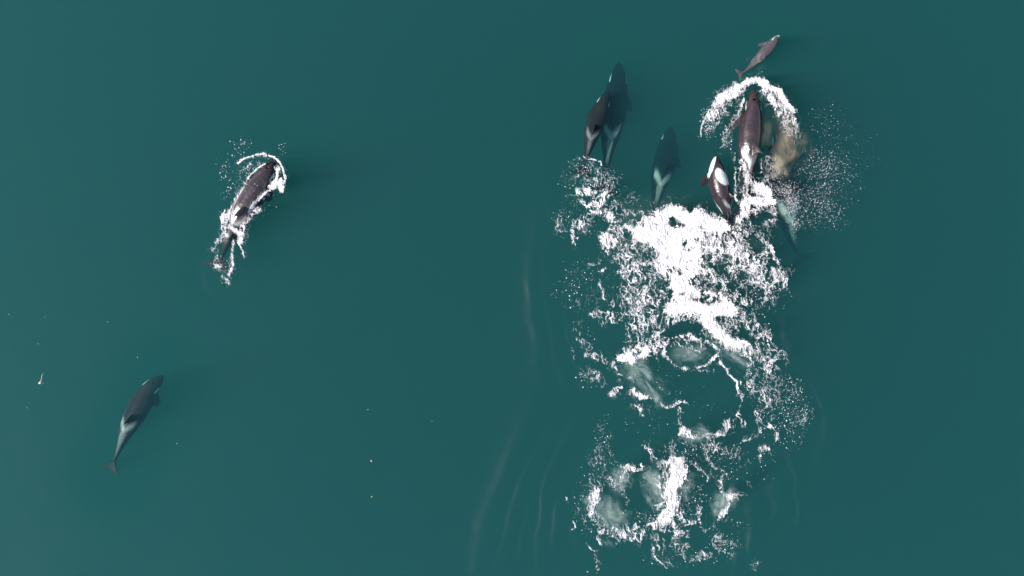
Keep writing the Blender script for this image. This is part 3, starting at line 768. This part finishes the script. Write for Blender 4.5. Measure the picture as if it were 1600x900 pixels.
# ------------------------------------------------------------------ breath mist hanging over the water
def mist(name, label, centre, size, z, dens, colour, seed, scale=1.6, aniso=.2, lo=.43, power=1.8, twist=.8):
    m, n, l = mat_new(name)
    out = n.new('ShaderNodeOutputMaterial'); v = n.new('ShaderNodeVolumePrincipled')
    v.inputs['Color'].default_value = (*colour, 1); v.inputs['Anisotropy'].default_value = aniso
    g = n.new('ShaderNodeTexCoord')
    ln = n.new('ShaderNodeVectorMath'); ln.operation = 'LENGTH'; l.new(g.outputs['Object'], ln.inputs[0])
    fall = n.new('ShaderNodeMapRange'); fall.interpolation_type = 'SMOOTHSTEP'
    fall.inputs[1].default_value = .0; fall.inputs[2].default_value = .92; fall.inputs[3].default_value = 1; fall.inputs[4].default_value = 0
    # ragged outline: noise is added to the distance from the middle before the fall-off
    rg = n.new('ShaderNodeTexNoise'); rg.inputs['Scale'].default_value = 1.3; rg.inputs['Detail'].default_value = 3; rg.inputs['Distortion'].default_value = 1.2
    ro = n.new('ShaderNodeVectorMath'); ro.operation = 'ADD'; ro.inputs[1].default_value = (seed * 1.3 + 7, seed * 2.9, seed * .7); l.new(g.outputs['Object'], ro.inputs[0])
    l.new(ro.outputs[0], rg.inputs['Vector'])
    rm = n.new('ShaderNodeMapRange'); rm.inputs[1].default_value = .38; rm.inputs[2].default_value = .66; rm.inputs[3].default_value = 0; rm.inputs[4].default_value = .75
    l.new(rg.outputs['Fac'], rm.inputs[0])
    ad = n.new('ShaderNodeMath'); ad.operation = 'ADD'; l.new(ln.outputs['Value'], ad.inputs[0]); l.new(rm.outputs[0], ad.inputs[1])
    l.new(ad.outputs[0], fall.inputs[0])
    of = n.new('ShaderNodeVectorMath'); of.operation = 'ADD'; of.inputs[1].default_value = (seed * 3.1, seed * 1.7, seed); l.new(g.outputs['Object'], of.inputs[0])
    t = n.new('ShaderNodeTexNoise'); t.inputs['Scale'].default_value = scale; t.inputs['Detail'].default_value = 4; t.inputs['Distortion'].default_value = twist
    l.new(of.outputs[0], t.inputs['Vector'])
    r = n.new('ShaderNodeMapRange'); r.inputs[1].default_value = lo; r.inputs[2].default_value = .70; r.inputs[3].default_value = 0; r.inputs[4].default_value = 1
    l.new(t.outputs['Fac'], r.inputs[0])
    sq = n.new('ShaderNodeMath'); sq.operation = 'POWER'; sq.inputs[1].default_value = power; l.new(fall.outputs[0], sq.inputs[0])
    mu = n.new('ShaderNodeMath'); mu.operation = 'MULTIPLY'; l.new(sq.outputs[0], mu.inputs[0]); l.new(r.outputs[0], mu.inputs[1])
    mu2 = n.new('ShaderNodeMath'); mu2.operation = 'MULTIPLY'; mu2.inputs[1].default_value = dens; l.new(mu.outputs[0], mu2.inputs[0])
    l.new(mu2.outputs[0], v.inputs['Density']); l.new(v.outputs[0], out.inputs['Volume'])
    # a rounded blob (sphere of 16 x 24) that bounds the mist
    V = [(0, 0, 1)]; Fs = []
    for i in range(1, 16):
        for j in range(24):
            a, b = math.pi * i / 16, 2 * math.pi * j / 24
            V.append((math.sin(a) * math.cos(b), math.sin(a) * math.sin(b), math.cos(a)))
    V.append((0, 0, -1)); e = len(V) - 1
    for j in range(24):
        k = (j + 1) % 24
        Fs.append((0, 1 + j, 1 + k)); Fs.append((e, 1 + 14 * 24 + k, 1 + 14 * 24 + j))
        for i in range(14):
            a = 1 + i * 24
            Fs += [(a + j, a + 24 + j, a + 24 + k), (a + j, a + 24 + k, a + k)]
    o = mesh_np(name, V, Fs, m)
    p = W(*centre, z); o.location = p; o.scale = size
    return tag(o, label, 'mist', kind='stuff')


mist('mist', 'warm brownish breath mist drifting beside the large surfacing orca', (1236, 222), (1.75, 2.8, .85), 1.0, 9.0, (.97, .78, .60), 3, 3.0)  # warm albedo paints in the rainbow tint of sunlit breath droplets
mist('mist', 'bright tan knot of breath mist low beside the large orca', (1216, 264), (1.25, 1.8, .7), .8, 9.5, (.99, .86, .66), 9, 2.6)  # tan colour again carries the painted tint of sunlight
mist('mist', 'thin pale breath mist over the flank of the large surfacing orca', (1202, 205), (1.0, 1.9, .6), .8, 1.3, (.97, .82, .62), 5, 2.4)  # same sunlight tint put into the mist colour
mist('mist', 'faint grey breath mist over dark water right of the wake', (1262, 455), (2.2, 2.4, .8), 1.0, .12, (.85, .78, .76), 8, 2.2)
mist('mist', 'faint breath mist ahead of the lone surfacing orca', (424, 228), (1.3, 1.0, .5), .7, .18, (.9, .85, .82), 11, 2.4)

# ------------------------------------------------------------------ milky clouds of air driven under the foam
def bubble_cloud(label, v, c, rx, ry, rot, dens, seed, depth=.42):
    x0, y0, k = VIEW[v]
    o = mist('bubble_cloud', label, (x0 + c[0] * k, y0 + c[1] * k), (1.5 * rx * k / PXM, 1.5 * ry * k / PXM, depth * .95), -depth, dens * 4.0, (.995, .998, .98), seed, 3.6, .1, .42, 1.0, 1.6)
    o['category'] = 'bubbles'
    o.rotation_euler.z = math.radians(rot)
    return o


bubble_cloud('milky bubble cloud trailing from the white knot at the wake centre', 'B', (555, 480), 75, 150, 38, 9, 21)
bubble_cloud('milky bubble cloud beside the left white knot of the wake', 'B', (490, 365), 70, 60, 0, 9, 22)
bubble_cloud('milky bubble cloud under the slanting white streak of the wake', 'B', (1010, 310), 170, 75, -38, 6, 23)
bubble_cloud('thin bubble cloud inside the oval foam ring', 'B', (800, 340), 130, 85, 0, 2.5, 24)
bubble_cloud('milky bubble cloud under the curved foam strip below the open circle', 'B', (830, 765), 100, 55, 0, 7, 25)
bubble_cloud('bubble cloud left of the upright white streak in the last foam patch', 'C', (625, 440), 80, 130, 10, 8, 26)
bubble_cloud('bubble cloud right of the upright white streak in the last foam patch', 'C', (775, 430), 60, 85, 0, 8, 27)
bubble_cloud('bubble cloud inside the left hook of the last foam patch', 'C', (350, 590), 110, 140, 35, 9, 28)
bubble_cloud('bubble cloud at the top of the left hook of the last foam patch', 'C', (435, 395), 60, 75, 0, 8, 29)
bubble_cloud('bubble cloud inside the right hook of the last foam patch', 'C', (965, 515), 60, 90, -30, 8, 30)
bubble_cloud('wide thin bubble cloud under the great white foam mass', 'A', (740, 560), 420, 300, 0, 1.2, 31)

# ------------------------------------------------------------------ small floating things
KELP = principled('pale_kelp', (.62, .50, .40), .35, .5, bump=(30, .3))
KELP_STEM = principled('pale_kelp_stem', (.55, .58, .50), .4, .5)


def tube(path, radii, k=10):
    path = np.array(path, float); T = np.gradient(path, axis=0); T /= np.linalg.norm(T, axis=1)[:, None]
    A = np.cross(T, [0, 0, 1.0]); A /= np.linalg.norm(A, axis=1)[:, None] + 1e-9; B = np.cross(A, T)
    V = []; Fs = []
    for p, a, b, r in zip(path, A, B, radii):
        for j in range(k):
            t = 2 * math.pi * j / k; V.append(p + (a * math.cos(t) + b * math.sin(t)) * r)
    for i in range(len(path) - 1):
        for j in range(k):
            a = i * k + j; b = i * k + (j + 1) % k; Fs.append((a, b, b + k, a + k))
    return V, Fs


root = bpy.data.objects.new('kelp_bulb', None); C.objects.link(root)
base = W(64.5, 597, 0); root.location = base
tag(root, 'pale floating kelp bulb trailing a thin stem, near the left edge', 'kelp')
V, Fs = tube([(-.045, -.075, .0), (-.043, -.07, .01), (-.036, -.045, .018), (-.022, -.005, .02), (-.004, .06, .015), (.004, .10, .01), (.012, .14, .004)], [.004, .05, .078, .066, .034, .022, .016], 14)
mesh_np('bulb', V, Fs, KELP, parent=root)
V, Fs = tube([(.010, .13, .008), (.018, .20, .004), (.024, .28, -.002), (.030, .36, -.012), (.050, .41, -.02), (.085, .44, -.04), (.11, .41, -.06)], [.016, .018, .017, .015, .013, .011, .006], 8)
mesh_np('stem', V, Fs, KELP_STEM, parent=root)
for a, ln in ((200, .16), (170, .13), (-12, .14)):
    ca, sa = math.cos(math.radians(a)), math.sin(math.radians(a))
    pth = [(-.02 + ca * ln * t, -.04 + sa * ln * t + .02 * math.sin(3 * t), .006 - .03 * t) for t in np.linspace(.2, 1, 6)]
    V = []; Fs = []
    for i, p in enumerate(pth):
        wd = .022 * math.sin(math.pi * (i + .6) / 6.4)
        for sd, dz in ((-1, 0), (0, .006), (1, 0)):
            V.append((p[0] - sa * wd * sd, p[1] + ca * wd * sd, p[2] + dz))
        if i:
            b = i * 3; Fs += [(b - 3, b - 2, b + 1, b), (b - 2, b - 1, b + 2, b + 1)]
    mesh_np('blade', V, Fs, KELP, parent=root)

LEAFM = {'yellow': principled('yellow_leaf', (.62, .47, .14), .5, .4), 'cream': principled('cream_leaf', (.72, .58, .34), .5, .4), 'grey': principled('grey_leaf', (.22, .27, .25), .5, .4)}


def leaf(px, py, size, ang, mt, label):
    n = 7; V = []; Fs = []
    for i in range(n):
        t = i / (n - 1); wd = size * .34 * math.sin(math.pi * min(1, .08 + t * .9)) ** .8
        y = size * (t - .5) * 2 * .6; zc = .012 + .25 * size * (t - .5) ** 2
        for sd, dz in ((-1, .12 * size), (0, 0), (1, .12 * size)):
            V.append((wd * sd, y, zc + dz * wd / size))
            V.append((wd * sd, y, zc + dz * wd / size - .004))
        if i:
            b = i * 6
            for q in (0, 2):
                Fs.append((b - 6 + q, b - 4 + q, b + 2 + q, b + q)); Fs.append((b - 5 + q, b + 1 + q, b + 3 + q, b - 3 + q))
            Fs.append((b - 6, b, b + 1, b - 5)); Fs.append((b - 2, b - 1, b + 5, b + 4))
    o = mesh_np('floating_leaf', V, Fs, LEAFM[mt])
    o.location = W(px, py, .02); o.rotation_euler.z = math.radians(ang)
    return tag(o, label, 'leaf', 'leaf flecks floating on the open water')


leaf(580, 720, .085, 30, 'cream', 'brightest pale yellow leaf fleck on the open water between orca and wake')
leaf(581, 776, .07, -40, 'yellow', 'dull yellowish leaf fleck below the brightest pale one')
leaf(575, 640, .045, 10, 'cream', 'tiny white leaf fleck above the brightest pale one in open water')
leaf(675, 658, .05, 70, 'grey', 'greenish leaf fleck alone in open water left of the wake')
leaf(918, 893, .085, 50, 'yellow', 'yellow leaf fleck at the bottom edge under the wake')
leaf(277, 693, .065, -50, 'grey', 'pale slanted leaf fleck beside the submerged orca near the kelp')
leaf(215, 558, .07, 25, 'grey', 'grey leaf fleck ahead of the nose of the submerged orca')
leaf(14, 491, .06, 0, 'grey', 'grey leaf fleck at the left edge of the water')
leaf(168, 503, .055, 60, 'grey', 'small grey leaf fleck alone above the submerged orca')
leaf(60, 537, .055, -20, 'grey', 'small grey leaf fleck above the floating kelp bulb')
leaf(43, 637, .05, 15, 'grey', 'faint grey leaf fleck below the floating kelp bulb')
leaf(70, 495, .05, 45, 'grey', 'faint grey leaf fleck nearest the one at the left edge')
